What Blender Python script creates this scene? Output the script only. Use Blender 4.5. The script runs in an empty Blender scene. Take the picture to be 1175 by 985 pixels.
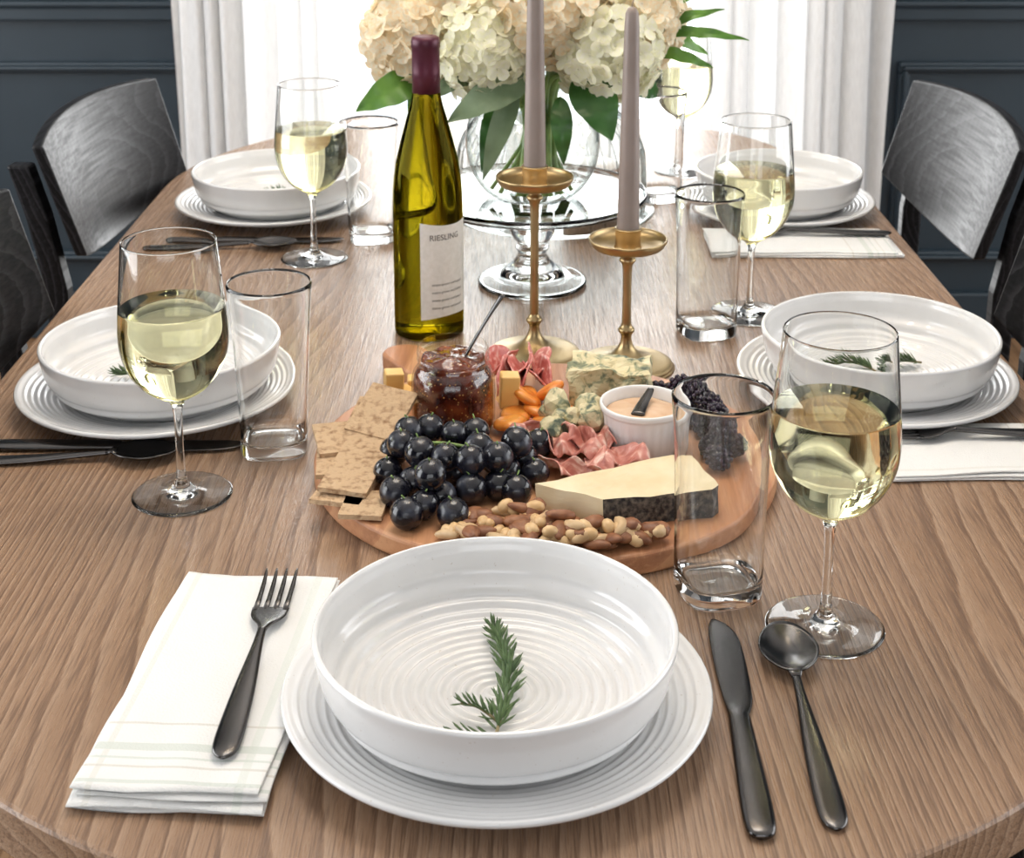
import bpy, bmesh, math, random
from mathutils import Vector, Matrix, Euler, noise
random.seed(7)
R=random.uniform
T=0.75   # table top height
pi=math.pi
scene=bpy.context.scene
COL=scene.collection

# ------------------------------------------------------------ materials
class M:
    def __init__(s,name):
        s.m=bpy.data.materials.new(name); s.m.use_nodes=True
        s.nt=s.m.node_tree; s.nt.nodes.clear()
        s.out=s.n('ShaderNodeOutputMaterial')
    def n(s,t,**k):
        x=s.nt.nodes.new(t)
        for a,b in k.items(): setattr(x,a,b)
        return x
    def l(s,a,b): s.nt.links.new(a,b)
    def coord(s,scale=(1,1,1),rot=(0,0,0),kind='Object'):
        tc=s.n('ShaderNodeTexCoord'); mp=s.n('ShaderNodeMapping')
        mp.inputs['Scale'].default_value=scale; mp.inputs['Rotation'].default_value=rot
        s.l(tc.outputs[kind],mp.inputs['Vector']); return mp.outputs['Vector']
    def noise(s,vec,scale=5,detail=4,rough=.5,dist=0):
        x=s.n('ShaderNodeTexNoise'); x.inputs['Scale'].default_value=scale; x.inputs['Detail'].default_value=detail
        x.inputs['Roughness'].default_value=rough; x.inputs['Distortion'].default_value=dist
        s.l(vec,x.inputs['Vector']); return x.outputs['Fac']
    def ramp(s,fac,stops,interp='LINEAR'):
        r=s.n('ShaderNodeValToRGB'); cr=r.color_ramp; cr.interpolation=interp
        while len(cr.elements)<len(stops): cr.elements.new(.5)
        for e,(p,c) in zip(cr.elements,stops):
            e.position=p; e.color=(c[0],c[1],c[2],1) if not isinstance(c,(int,float)) else (c,c,c,1)
        s.l(fac,r.inputs['Fac']); return r.outputs['Color']
    def mix(s,fac,a,b,mode='MIX'):
        x=s.n('ShaderNodeMix',data_type='RGBA',blend_type=mode)
        for v,sock in ((fac,x.inputs[0]),(a,x.inputs[6]),(b,x.inputs[7])):
            if isinstance(v,(int,float)): sock.default_value=v
            elif isinstance(v,tuple): sock.default_value=(v[0],v[1],v[2],1)
            else: s.l(v,sock)
        return x.outputs[2]
    def math(s,op,a,b=None):
        x=s.n('ShaderNodeMath',operation=op)
        for i,v in enumerate((a,b)):
            if v is None: continue
            if isinstance(v,(int,float)): x.inputs[i].default_value=v
            else: s.l(v,x.inputs[i])
        return x.outputs[0]
    def bump(s,h,strength=.2,dist=.001):
        b=s.n('ShaderNodeBump'); b.inputs['Strength'].default_value=strength; b.inputs['Distance'].default_value=dist
        s.l(h,b.inputs['Height']); return b.outputs['Normal']
    def pbr(s,col,rough=.5,metal=0,normal=None,**k):
        p=s.n('ShaderNodeBsdfPrincipled')
        for v,nm in ((col,'Base Color'),(rough,'Roughness'),(metal,'Metallic')):
            if isinstance(v,tuple): p.inputs[nm].default_value=(v[0],v[1],v[2],1)
            elif isinstance(v,(int,float)): p.inputs[nm].default_value=v
            else: s.l(v,p.inputs[nm])
        if normal is not None: s.l(normal,p.inputs['Normal'])
        for a,b in k.items(): p.inputs[a.replace('_',' ')].default_value=b
        s.l(p.outputs[0],s.out.inputs[0]); s.p=p
        return s.m
    def translucent(s,col,f):
        t=s.n('ShaderNodeBsdfTranslucent'); s.l(col,t.inputs[0]); x=s.n('ShaderNodeMixShader'); x.inputs[0].default_value=f
        s.l(s.p.outputs[0],x.inputs[1]); s.l(t.outputs[0],x.inputs[2]); s.l(x.outputs[0],s.out.inputs[0])

def mottled(name,c1,c2,scale=20,rough=.5,bump=.2,bd=.001,lo=.35,hi=.65,trans=0,**k):
    m=M(name); v=m.coord(); f=m.noise(v,scale,4); c=m.ramp(f,[(lo,c1),(hi,c2)])
    m.pbr(c,rough,normal=m.bump(f,bump,bd),**k)
    if trans: m.translucent(c,trans)
    return m.m

def glass(name,col=(1,1,1),ior=1.45):
    m=M(name); g=m.n('ShaderNodeBsdfGlass'); g.inputs['Color'].default_value=(*col,1)
    g.inputs['IOR'].default_value=ior; g.inputs['Roughness'].default_value=0
    m.l(g.outputs[0],m.out.inputs[0]); return m.m
def thin_glass(name,col=(.97,.985,.98),edge=(.55,.62,.6),refl=1.0,start=.75):
    # thin-walled glass: transparent + mirror coat with Schlick weighting on the (two-sided) facing value
    m=M(name); lw=m.n('ShaderNodeLayerWeight'); lw.inputs['Blend'].default_value=.5
    f=lw.outputs['Facing']
    c=m.ramp(f,[(.0,col),(start,col),(1,edge)])
    w=m.math('ADD',m.math('MULTIPLY',m.math('POWER',f,4.0),.75*refl),.045*refl)
    t=m.n('ShaderNodeBsdfTransparent'); m.l(c,t.inputs[0])
    g=m.n('ShaderNodeBsdfGlossy'); g.inputs['Roughness'].default_value=.02
    x=m.n('ShaderNodeMixShader'); m.l(w,x.inputs[0]); m.l(t.outputs[0],x.inputs[1]); m.l(g.outputs[0],x.inputs[2])
    m.l(x.outputs[0],m.out.inputs[0]); return m.m

def wood(name,dark,mid,light,bands=16,grain_rot=0,rough=(.3,.5),pore=300,plen=10,bump=.25,streak=.6,squash=.13,spec=.5,contrast=.6,wf=.55,wd=1.6):
    m=M(name)
    v=m.coord((1,squash,1),(0,0,grain_rot))
    n0=m.noise(v,2.0,2,.5)
    off=m.n('ShaderNodeVectorMath',operation='SCALE')
    comb=m.n('ShaderNodeCombineXYZ'); m.l(n0,comb.inputs[0]); m.l(comb.outputs[0],off.inputs[0]); off.inputs['Scale'].default_value=wf
    add=m.n('ShaderNodeVectorMath',operation='ADD'); m.l(v,add.inputs[0]); m.l(off.outputs[0],add.inputs[1])
    w=m.n('ShaderNodeTexWave',wave_type='BANDS',bands_direction='X',wave_profile='SAW')
    w.inputs['Scale'].default_value=bands; w.inputs['Distortion'].default_value=wd; w.inputs['Detail'].default_value=3
    w.inputs['Detail Scale'].default_value=3
    m.l(add.outputs[0],w.inputs['Vector'])
    base=m.ramp(w.outputs['Fac'],[(0,light),(.35,mid),(.72,mid),(.93,dark),(1,mid)])
    v2=m.coord((pore,plen,pore),(0,0,grain_rot))
    p=m.noise(v2,1,3,.6)
    pw=m.math('ADD',p,m.math('MULTIPLY',m.ramp(w.outputs['Fac'],[(.3,0.0),(.9,1.0),(1,0.2)]),-.08))
    pr=m.ramp(pw,[(.36,1.0),(.47,.0)])
    c=m.mix(contrast,mid,base)
    big=m.noise(m.coord((5,1.0,1),(0,0,grain_rot)),1,2)
    c=m.mix(m.ramp(big,[(.4,0.0),(.7,.45)]),c,light)
    c=m.mix(m.math('MULTIPLY',pr,streak),c,dark)
    hi=m.ramp(p,[(.58,0.0),(.7,.4)])
    c=m.mix(hi,c,light)
    r=m.ramp(p,[(.35,rough[1]),(.6,rough[0])])
    return m.pbr(c,r,normal=m.bump(p,bump,.0006),Specular_IOR_Level=spec)

MAT={}
MAT['table']=wood('oak_table_wood',(.115,.062,.036),(.275,.168,.102),(.395,.272,.185),bands=32,rough=(.25,.40),pore=560,plen=14,streak=.65,contrast=.62,bump=.35,squash=.13,wf=.6,wd=1.5)
MAT['floor']=wood('floor_wood',(.09,.045,.02),(.24,.13,.06),(.33,.2,.11),bands=6)
MAT['board']=wood('board_wood',(.26,.10,.045),(.48,.22,.105),(.60,.33,.17),bands=5,rough=(.4,.5),pore=200,streak=.25,grain_rot=.5)
MAT['chair']=wood('black_stained_ash',(.001,.001,.0015),(.004,.004,.005),(.030,.030,.034),bands=26,rough=(.34,.46),pore=200,plen=6,squash=.22,spec=.20,contrast=.9,wf=.5,bump=.15)
# stoneware
m=M('glazed_stoneware'); v=m.coord()
sp=m.ramp(m.noise(v,420,1),[(.74,0.0),(.78,.6)])
cl=m.ramp(m.noise(v,14,3),[(.3,(.69,.685,.68)),(.7,(.76,.755,.75))])
MAT['ware']=m.pbr(m.mix(sp,cl,(.5,.44,.38)),.22,normal=m.bump(m.noise(v,60,3),.15,.0006),Coat_Weight=.6,Coat_Roughness=.06)
MAT['porcelain']=mottled('porcelain',(.80,.79,.77),(.84,.83,.82),10,.2,.03)
MAT['glass']=glass('clear_glass',(.994,.998,.996))
MAT['thin']=thin_glass('thin_clear_glass',(.95,.97,.965),(.22,.30,.28),1.3,.55)
MAT['jarglass']=thin_glass('jar_glass',(.98,.98,.97),(.8,.82,.8),1.0)
MAT['rib']=thin_glass('ribbed_glass',(.84,.87,.87),(.25,.32,.32),1.6,.35)
MAT['wine']=glass('white_wine',(.975,.955,.77),1.34)
MAT['water']=thin_glass('vase_water',(.93,.97,.95),(.8,.86,.84))
MAT['bottle']=glass('green_bottle_glass',(.47,.41,.065),1.38)
m=M('burgundy_foil'); v=m.coord(); MAT['foil']=m.pbr(m.ramp(m.noise(v,40,2),[(.3,(.065,.009,.022)),(.7,(.10,.016,.035))]),.38,.3)
m=M('bottle_label'); v=m.coord(); MAT['label']=m.pbr(m.ramp(m.noise(v,200,2),[(.3,(.70,.68,.62)),(.7,(.78,.76,.71))]),.6)
m=M('label_ink'); MAT['ink']=m.pbr((.06,.05,.045),.6)
m=M('gunmetal'); v=m.coord((30,6,30)); f=m.noise(v,3,2)
MAT['metal']=m.pbr(m.ramp(f,[(.3,(.088,.084,.083)),(.7,(.108,.103,.101))]),m.ramp(f,[(.3,.21),(.7,.26)]),1.0)
m=M('antique_brass'); v=m.coord(); f=m.noise(v,30,3)
MAT['brass']=m.pbr(m.ramp(f,[(.3,(.36,.26,.13)),(.7,(.48,.355,.19))]),m.ramp(f,[(.3,.28),(.7,.40)]),1.0)
MAT['candle']=mottled('taupe_wax',(.235,.185,.160),(.275,.22,.195),20,.45,.03,Subsurface_Weight=.1,Subsurface_Radius=(.01,.006,.004))
MAT['wick']=mottled('wick',(.25,.18,.1),(.5,.4,.3),50,.9)
# napkin
m=M('napkin_cloth'); g=m.coord(kind='Generated'); v=m.coord()
sx=m.n('ShaderNodeSeparateXYZ'); m.l(g,sx.inputs[0])
W=(.76,.755,.735); G=(.57,.61,.56); B=(.60,.575,.52)
s1=m.ramp(sx.outputs['Y'],[(0,W),(.05,G),(.06,W),(.105,B),(.112,W),(.135,G),(.142,W),(.165,G),(.195,W),(.265,B),(.273,W)],'CONSTANT')
s2=m.ramp(sx.outputs['X'],[(0,W),(.10,(.70,.69,.65)),(.13,W),(.82,(.69,.71,.67)),(.86,W)],'CONSTANT')
MAT['napkin']=m.pbr(m.mix(.8,s2,s1,'DARKEN'),.9,normal=m.bump(m.noise(v,600,3),.5,.0012),Sheen_Weight=.2)
# foods
m=M('grape_skin'); v=m.coord(); f=m.noise(v,60,4)
MAT['grape']=m.pbr(m.ramp(f,[(.35,(.004,.004,.007)),(.55,(.009,.009,.016)),(.8,(.05,.06,.09))]),m.ramp(f,[(.4,.15),(.7,.45)]),Coat_Weight=.3)
MAT['berry']=mottled('blackberry_skin',(.008,.005,.012),(.03,.012,.03),150,.18,.1)
MAT['stem']=mottled('green_stem',(.12,.20,.045),(.24,.36,.10),40,.5)
MAT['cracker']=mottled('seeded_cracker',(.28,.16,.08),(.56,.39,.235),150,.85,.9,.003,.28,.5)
MAT['almond']=mottled('almond_skin',(.17,.06,.025),(.29,.12,.05),120,.5,.5)
MAT['peanut']=mottled('roasted_peanut',(.58,.36,.16),(.70,.49,.26),60,.4,.2)
MAT['cashew']=mottled('cashew_nut',(.50,.32,.16),(.64,.46,.26),60,.45,.2)
MAT['cream']=mottled('cream_cheese_paste',(.68,.55,.33),(.75,.64,.43),35,.45,.2,Subsurface_Weight=.1,Subsurface_Radius=(.01,.007,.004))
MAT['rind']=mottled('dark_cheese_rind',(.012,.010,.010),(.17,.135,.10),220,.7,.8,.0015,.4,.72)
m=M('blue_cheese'); v=m.coord(); f=m.noise(v,70,4,.6,.6)
MAT['blue']=m.pbr(m.ramp(f,[(.34,(.08,.11,.08)),(.43,(.28,.29,.17)),(.50,(.62,.54,.32)),(.8,(.74,.65,.43))]),.5,normal=m.bump(f,.7,.002))
m=M('cured_meat'); v=m.coord((1,1,1)); f=m.noise(v,60,3,.5,1.5)
MAT['ham']=m.pbr(m.ramp(f,[(.3,(.42,.13,.10)),(.5,(.58,.24,.19)),(.6,(.72,.43,.35)),(.7,(.80,.63,.54))]),.35,normal=m.bump(f,.3,.001),Subsurface_Weight=.1,Subsurface_Radius=(.01,.004,.003))
m=M('salami_slice'); v=m.coord(); f=m.noise(v,160,2)
MAT['salami']=m.pbr(m.ramp(f,[(.40,(.52,.13,.11)),(.56,(.66,.25,.21)),(.66,(.80,.54,.48))]),.35)
MAT['apricot']=mottled('dried_apricot',(.68,.20,.025),(.82,.36,.07),50,.3,.4,Subsurface_Weight=.2,Subsurface_Radius=(.01,.005,.002))
MAT['gouda']=mottled('yellow_cheese',(.74,.44,.13),(.80,.53,.2),25,.4,.1,Subsurface_Weight=.15,Subsurface_Radius=(.01,.006,.003))
m=M('fig_jam'); v=m.coord(); f=m.noise(v,50,4)
vo=m.n('ShaderNodeTexVoronoi'); vo.inputs['Scale'].default_value=260; m.l(v,vo.inputs['Vector'])
sd=m.ramp(vo.outputs['Distance'],[(.14,1.0),(.22,0.0)])
MAT['jam']=m.pbr(m.mix(sd,m.ramp(f,[(.38,(.04,.006,.003)),(.6,(.14,.025,.008)),(.8,(.30,.08,.02))]),(.55,.27,.08)),.15,normal=m.bump(f,.5,.003),Coat_Weight=.4)
MAT['dip']=mottled('creamy_dip',(.62,.39,.23),(.72,.52,.35),40,.4,.4,.002)
MAT['cake']=mottled('cake_sponge',(.42,.22,.13),(.6,.36,.24),80,.8,.5,.002)
MAT['frosting']=mottled('frosting',(.80,.70,.64),(.84,.78,.74),30,.5,.1)
MAT['petal']=mottled('hydrangea_petal_cream',(.90,.75,.52),(.90,.85,.70),14,.6,.1,.001,.42,.58,trans=.42)
MAT['petal2']=mottled('hydrangea_petal_ivory',(.87,.86,.64),(.90,.88,.76),14,.6,.1,.001,.4,.6,trans=.42)
MAT['leaf']=mottled('green_leaf',(.06,.16,.02),(.14,.30,.045),30,.4,.4,trans=.2)
MAT['leafd']=mottled('dark_leaf',(.02,.08,.012),(.05,.15,.03),30,.35,.5,trans=.1)
MAT['leafg']=mottled('sage_leaf',(.12,.18,.09),(.22,.30,.18),20,.5,.3,trans=.15)
MAT['rosemary']=mottled('rosemary_needle',(.04,.085,.022),(.10,.17,.055),90,.45,.2)
MAT['twig']=mottled('woody_twig',(.16,.14,.06),(.25,.2,.1),60,.7,.3)
m=M('warm_bulb'); em=m.n('ShaderNodeEmission'); em.inputs[0].default_value=(1,.78,.52,1); em.inputs[1].default_value=90; m.l(em.outputs[0],m.out.inputs[0]); MAT['bulb']=m.m
# room
MAT['wall']=mottled('slate_blue_paint',(.017,.030,.042),(.021,.035,.048),6,.45,.03)
MAT['white']=mottled('white_paint',(.78,.78,.77),(.82,.82,.81),5,.5,.02)
m=M('linen_curtain'); v=m.coord(); f=m.noise(m.coord((300,300,40)),1,2)
cc=m.ramp(f,[(.3,(.74,.735,.73)),(.7,(.83,.825,.82))])
d=m.n('ShaderNodeBsdfDiffuse'); m.l(cc,d.inputs[0]); t=m.n('ShaderNodeBsdfTranslucent'); m.l(cc,t.inputs[0])
x=m.n('ShaderNodeMixShader'); x.inputs[0].default_value=.27; m.l(d.outputs[0],x.inputs[1]); m.l(t.outputs[0],x.inputs[2]); m.l(x.outputs[0],m.out.inputs[0])
MAT['curtain']=m.m

# ------------------------------------------------------------ mesh helpers
def link(o,parent=None,loc=None,rot=None,sc=None):
    COL.objects.link(o)
    if parent: o.parent=parent
    if loc is not None: o.location=loc
    if rot is not None: o.rotation_euler=rot
    if sc is not None: o.scale=sc
    return o
def empty(name,loc=(0,0,0),rot=(0,0,0)):
    e=bpy.data.objects.new(name,None); e.empty_display_size=.05
    return link(e,None,loc,rot)
def inst(name,mesh,parent=None,loc=(0,0,0),rot=(0,0,0),sc=(1,1,1)):
    return link(bpy.data.objects.new(name,mesh),parent,loc,rot,sc)
def merge(name,parts,mats,smooth=True,weld=0,recalc=False):
    V=[];F=[];I=[]
    for p in parts:
        vs,fs=p[0],p[1]; mi=p[2] if len(p)>2 else 0
        b=len(V); V.extend([tuple(v) for v in vs]); F.extend([tuple(i+b for i in f) for f in fs]); I.extend([mi]*len(fs))
    me=bpy.data.meshes.new(name); me.from_pydata(V,[],F)
    for m in mats: me.materials.append(MAT[m] if isinstance(m,str) else m)
    me.polygons.foreach_set('material_index',I)
    me.polygons.foreach_set('use_smooth',[smooth]*len(F))
    me.update()
    if weld or recalc:
        bm=bmesh.new(); bm.from_mesh(me)
        if weld: bmesh.ops.remove_doubles(bm,verts=bm.verts,dist=weld)
        if recalc: bmesh.ops.recalc_face_normals(bm,faces=bm.faces)
        bm.to_mesh(me); bm.free()
    return me
def rings(rs,cap=True,close=False):
    n=len(rs[0]); V=[v for r in rs for v in r]; F=[]
    k=len(rs)
    for i in range(k if close else k-1):
        a=i*n; b=((i+1)%k)*n
        for j in range(n):
            j2=(j+1)%n; F.append((a+j,a+j2,b+j2,b+j))
    if cap and not close:
        F.append(tuple(reversed(range(n)))); F.append(tuple(range((k-1)*n,k*n)))
    return V,F
def grid(nx,ny,fn):
    V=[fn(i/(nx-1),j/(ny-1)) for j in range(ny) for i in range(nx)]
    F=[(j*nx+i,j*nx+i+1,(j+1)*nx+i+1,(j+1)*nx+i) for j in range(ny-1) for i in range(nx-1)]
    return V,F
def cr(pts,n=4):
    P=[Vector(p) for p in pts]; out=[]
    for i in range(len(P)-1):
        p0=P[max(i-1,0)];p1=P[i];p2=P[i+1];p3=P[min(i+2,len(P)-1)]
        for k in range(n):
            t=k/n
            q=.5*((2*p1)+(p2-p0)*t+(2*p0-5*p1+4*p2-p3)*t*t+(3*p1-p0-3*p2+p3)*t**3)
            out.append(q)
    out.append(P[-1]); return out
def lathe(prof,seg=72,sq=None,rib=None):
    rs=[]
    for i,p in enumerate(prof):
        r,z=max(p[0],0),p[1]; ring=[]
        n=sq(z) if sq else 2
        for j in range(seg):
            a=2*pi*j/seg; c,s=math.cos(a),math.sin(a)
            k=1 if n==2 else (abs(c)**n+abs(s)**n)**(-1/n)
            if rib: k*=1+rib(a,z)
            ring.append((r*k*c,r*k*s,z))
        rs.append(ring)
    return rings(rs,cap=False)
def lmesh(name,prof,mat,seg=72,smooth=True,**k):
    return merge(name,[lathe(prof,seg,**k)],[mat],smooth,weld=1e-6,recalc=True)
def box(x0,x1,y0,y1,z0,z1):
    V=[(x,y,z) for x in(x0,x1) for y in(y0,y1) for z in(z0,z1)]
    F=[(0,1,3,2),(4,6,7,5),(0,4,5,1),(2,3,7,6),(0,2,6,4),(1,5,7,3)]
    return V,F
def tube(pts,rad,n=8,flat=1.0):
    P=[Vector(p) for p in pts]; rs=[]; up=Vector((0,0,1))
    for i,p in enumerate(P):
        d=(P[min(i+1,len(P)-1)]-P[max(i-1,0)]).normalized()
        u=d.cross(up)
        if u.length<.1: u=d.cross(Vector((0,1,0)))
        u.normalize(); w=d.cross(u)
        r=rad(i/(len(P)-1)) if callable(rad) else rad
        rs.append([p+u*r*math.cos(2*pi*j/n)+w*r*flat*math.sin(2*pi*j/n) for j in range(n)])
    return rings(rs)
def ico(sub,fn=None):
    bm=bmesh.new(); bmesh.ops.create_icosphere(bm,subdivisions=sub,radius=1)
    V=[v.co.copy() for v in bm.verts]; F=[tuple(v.index for v in f.verts) for f in bm.faces]; bm.free()
    if fn: V=[fn(v) for v in V]
    return V,F
def xf(part,mat,mi=0):
    return [mat@Vector(v) for v in part[0]],part[1],mi
def trs(loc,rot=(0,0,0),sc=(1,1,1)):
    return Matrix.LocRotScale(Vector(loc),Euler(rot),Vector(sc))
def bevel(o,w,seg=3,angle=.6):
    b=o.modifiers.new('bevel','BEVEL'); b.width=w; b.segments=seg; b.limit_method='ANGLE'; b.angle_limit=angle; return o
def extrude_outline(pts,z0,z1):
    return rings([[(x,y,z0) for x,y in pts],[(x,y,z1) for x,y in pts]])

# ------------------------------------------------------------ room
YB=3.6; XL=-2.4; XR=2.5; YF=-1.8; H=2.6
link(bpy.data.objects.new('floor',merge('floor',[box(XL-.1,XR+.1,YF-.1,YB+.1,-.05,0)],['floor'],False)))
link(bpy.data.objects.new('ceiling',merge('ceiling',[box(XL-.1,XR+.1,YF-.1,YB+.1,H,H+.05)],['white'],False)))
wx0,wx1,wz0,wz1=-.62,.70,.22,2.25
link(bpy.data.objects.new('wall_back',merge('wall_back',[box(XL-.1,wx0,YB,YB+.1,0,H),box(wx1,XR+.1,YB,YB+.1,0,H),box(wx0,wx1,YB,YB+.1,0,wz0),box(wx0,wx1,YB,YB+.1,wz1,H)],['wall'],False)))
def sidewall(name,x0,x1,y0,y1,z0,z1):
    me=merge(name,[box(x0,x1,YF-.1,y0,0,H),box(x0,x1,y1,YB,0,H),box(x0,x1,y0,y1,0,z0),box(x0,x1,y0,y1,z1,H)],['wall'],False)
    link(bpy.data.objects.new(name,me))
sidewall('wall_left',XL-.1,XL,.2,2.9,.5,2.3)
sidewall('wall_right',XR,XR+.1,.2,2.9,.5,2.3)
me=merge('wall_front',[box(XL,-1.2,YF-.1,YF,0,H),box(1.2,XR,YF-.1,YF,0,H),box(-1.2,1.2,YF-.1,YF,0,.6),box(-1.2,1.2,YF-.1,YF,2.3,H)],['wall'],False)
link(bpy.data.objects.new('wall_front',me))
def window(name,w,h,loc,rotz,nv=2,nh=3):
    P=[];t=.04
    P+= [box(-w/2,-w/2+t,-.03,.03,0,h),box(w/2-t,w/2,-.03,.03,0,h),box(-w/2+t,w/2-t,-.03,.03,0,t),box(-w/2+t,w/2-t,-.03,.03,h-t,h)]
    for i in range(1,nv): x=-w/2+w*i/nv; P.append(box(x-.012,x+.012,-.015,.015,t,h-t))
    for i in range(1,nh): z=h*i/nh; P.append(box(-w/2+t,w/2-t,-.014,.014,z-.012,z+.012))
    inst(name,merge(name,P,['white'],False),None,loc,(0,0,rotz))
window('window_1',wx1-wx0-.004,wz1-wz0-.004,((wx0+wx1)/2,YB+.05,wz0+.002),0)
window('window_2',2.696,1.796,(XL-.05,1.55,.502),pi/2,3,2)
window('window_3',2.696,1.796,(XR+.05,1.55,.502),pi/2,3,2)
window('window_4',2.396,1.696,(0,YF-.05,.602),0,3,2)
def molding(name,parts):
    o=inst(name,merge(name,parts,['wall'],False)); bevel(o,.006,2)
def frame(x0,x1,z0,z1,w=.028,d=.018):
    P=[]
    for k,(ww,dd,o) in enumerate(((w,d,0),(.012,.03,.008))):
        a,b,c,e=x0+o,x1-o,z0+o,z1-o; y0,y1=YB-dd,YB
        P+=[box(a,b,y0,y1,e-ww,e),box(a,b,y0,y1,c,c+ww),box(a,a+ww,y0,y1,c+ww,e-ww),box(b-ww,b,y0,y1,c+ww,e-ww)]
    return P
molding('trim_1',frame(.925,1.75,.2,.70)+frame(1.85,2.45,.2,.70)+frame(-1.75,-.75,.2,.70)+frame(-2.35,-1.85,.2,.70))
molding('trim_2',[box(XL,-.66,YB-.03,YB,.80,.835),box(.74,XR,YB-.03,YB,.80,.835),box(XL,-.66,YB-.045,YB,.835,.85),box(.74,XR,YB-.045,YB,.835,.85)])
molding('trim_3',frame(.925,1.75,.95,2.4)+frame(-1.75,-.75,.95,2.4))
molding('baseboard_back',[box(XL,-.66,YB-.02,YB,0,.12),box(.74,XR,YB-.02,YB,0,.12)])
def curtain(name,x0,x1,y,folds,seed):
    random.seed(seed); ph=[R(0,6) for _ in range(6)]
    def fn(u,v):
        x=x0+(x1-x0)*u+.012*math.sin(3*v+ph[0])
        z=.02+2.28*v
        uu=u+.03*math.sin(2*pi*u*2+ph[1])+.012*math.sin(v*4+ph[2])
        a=.040+.014*math.sin(2*pi*u*1.7+ph[3])
        yy=y+a*math.sin(2*pi*folds*uu)+.010*math.sin(2*pi*folds*2.3*uu+ph[4]+v)
        return (x+.014*math.cos(2*pi*folds*uu),yy,z)
    return inst(name,merge(name,[grid(260,24,fn)],['curtain'],True))
curtain('curtain',-.785,-.345,3.42,8,3)
curtain('curtain',.44,.865,3.42,8,5)
rod=empty('curtain_rod',(0,3.42,2.345))
inst('rod',merge('rod',[tube([(-1.1,0,0),(1.2,0,0)],.012,16)],['metal']),rod)
inst('finial',merge('finial',[xf(ico(2),trs((-1.1,0,0),sc=(.025,)*3)),xf(ico(2),trs((1.2,0,0),sc=(.025,)*3))],['metal']),rod)
inst('bracket',merge('bracket',[box(-1.05,-1.03,0,.18,-.008,.008),box(1.13,1.15,0,.18,-.008,.008)],['metal'],False),rod)

# ------------------------------------------------------------ table
tb=empty('dining_table',(0,0,0))
pts=[]
Rr=.535;c1=1.245;c2=2.25
for i in range(65): a=pi+pi*i/64; pts.append((Rr*math.cos(a),c1+Rr*math.sin(a)))
for i in range(65): a=pi*i/64; pts.append((Rr*math.cos(a),c2+Rr*math.sin(a)))
top=inst('top',merge('top',[extrude_outline(pts,T-.036,T)],['table'],False),tb); bevel(top,.005,3,.8)
P=[]
for yc in (1.4,2.1):
    P.append(box(-.05,.05,yc-.12,yc+.12,.08,T-.07)); P.append(box(-.33,.33,yc-.06,yc+.06,0,.08)); P.append(box(-.33,.33,yc-.05,yc+.05,T-.07,T-.036))
P.append(box(-.025,.025,1.52,1.98,.2,.3))
o=inst('trestle_base',merge('trestle',P,['table'],False),tb); bevel(o,.008,2)

# ------------------------------------------------------------ chairs
def beam(path,w,d):
    return rings([[(x-w/2,y-d/2,z),(x+w/2,y-d/2,z),(x+w/2,y+d/2,z),(x-w/2,y+d/2,z)] for x,y,z in path])
_ch=None
def chair(loc,rz):
    global _ch
    e=empty('dining_chair',loc,(0,0,rz))
    if not _ch:
        def pf(u,v,off=0):
            t=2*u-1; z=.750+.160*v
            w=.225+.008*v
            x=-.035*(1-t*t)-.046*v+off
            z2=z-.012*(t*t)*v-.038*(1-t*t)*(1-v)
            return (x,w*t,z2)
        n=31
        rs=[]
        for i in range(n):
            u=i/(n-1); rr=[]
            for v in [k/8 for k in range(9)]: rr.append(pf(u,v,.008))
            for v in [1-k/8 for k in range(9)]: rr.append(pf(u,v,-.008))
            rs.append(rr)
        back=merge('backrest',[rings(rs)],['chair'],False,recalc=True)
        seatp=[]
        for i in range(64):
            a=2*pi*i/64; c,s=math.cos(a),math.sin(a); k=(abs(c)**6+abs(s)**6)**(-1/6)
            seatp.append((.215+.215*k*c,(.225 if c>0 else .205+.02*(1+c))*k*s))
        seat=merge('seat',[extrude_outline(seatp,.435,.46)],['chair'],False)
        legs=[]
        for s in (-1,1):
            legs.append(merge('leg',[beam([(-.065,s*.205,0),(-.036,s*.205,.30),(-.036,s*.207,.46),(-.040,s*.209,.70),(-.058,s*.212,.80),(-.078,s*.213,.87)],.03,.026)],['chair'],False))
            legs.append(merge('leg',[beam([(.41,s*.20,0),(.395,s*.195,.435)],.032,.032)],['chair'],False))
        ap=merge('apron',[box(-.02,.39,-.19,-.172,.375,.435),box(-.02,.39,.172,.19,.375,.435),box(.37,.388,-.18,.18,.375,.435)],['chair'],False)
        _ch=(back,seat,legs,ap)
    back,seat,legs,ap=_ch
    b=inst('backrest',back,e); bevel(b,.003,2,.9)
    s=inst('seat',seat,e); bevel(s,.008,3)
    for i,l in enumerate(legs): bevel(inst('leg_%d'%(i+1),l,e),.004,2)
    inst('apron',ap,e)
chair((-.545,2.135,0),math.radians(-5.0))
chair((-.547,1.470,0),math.radians(-1.0))
chair((.600,2.120,0),math.radians(182))
chair((.568,1.458,0),math.radians(180))

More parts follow.
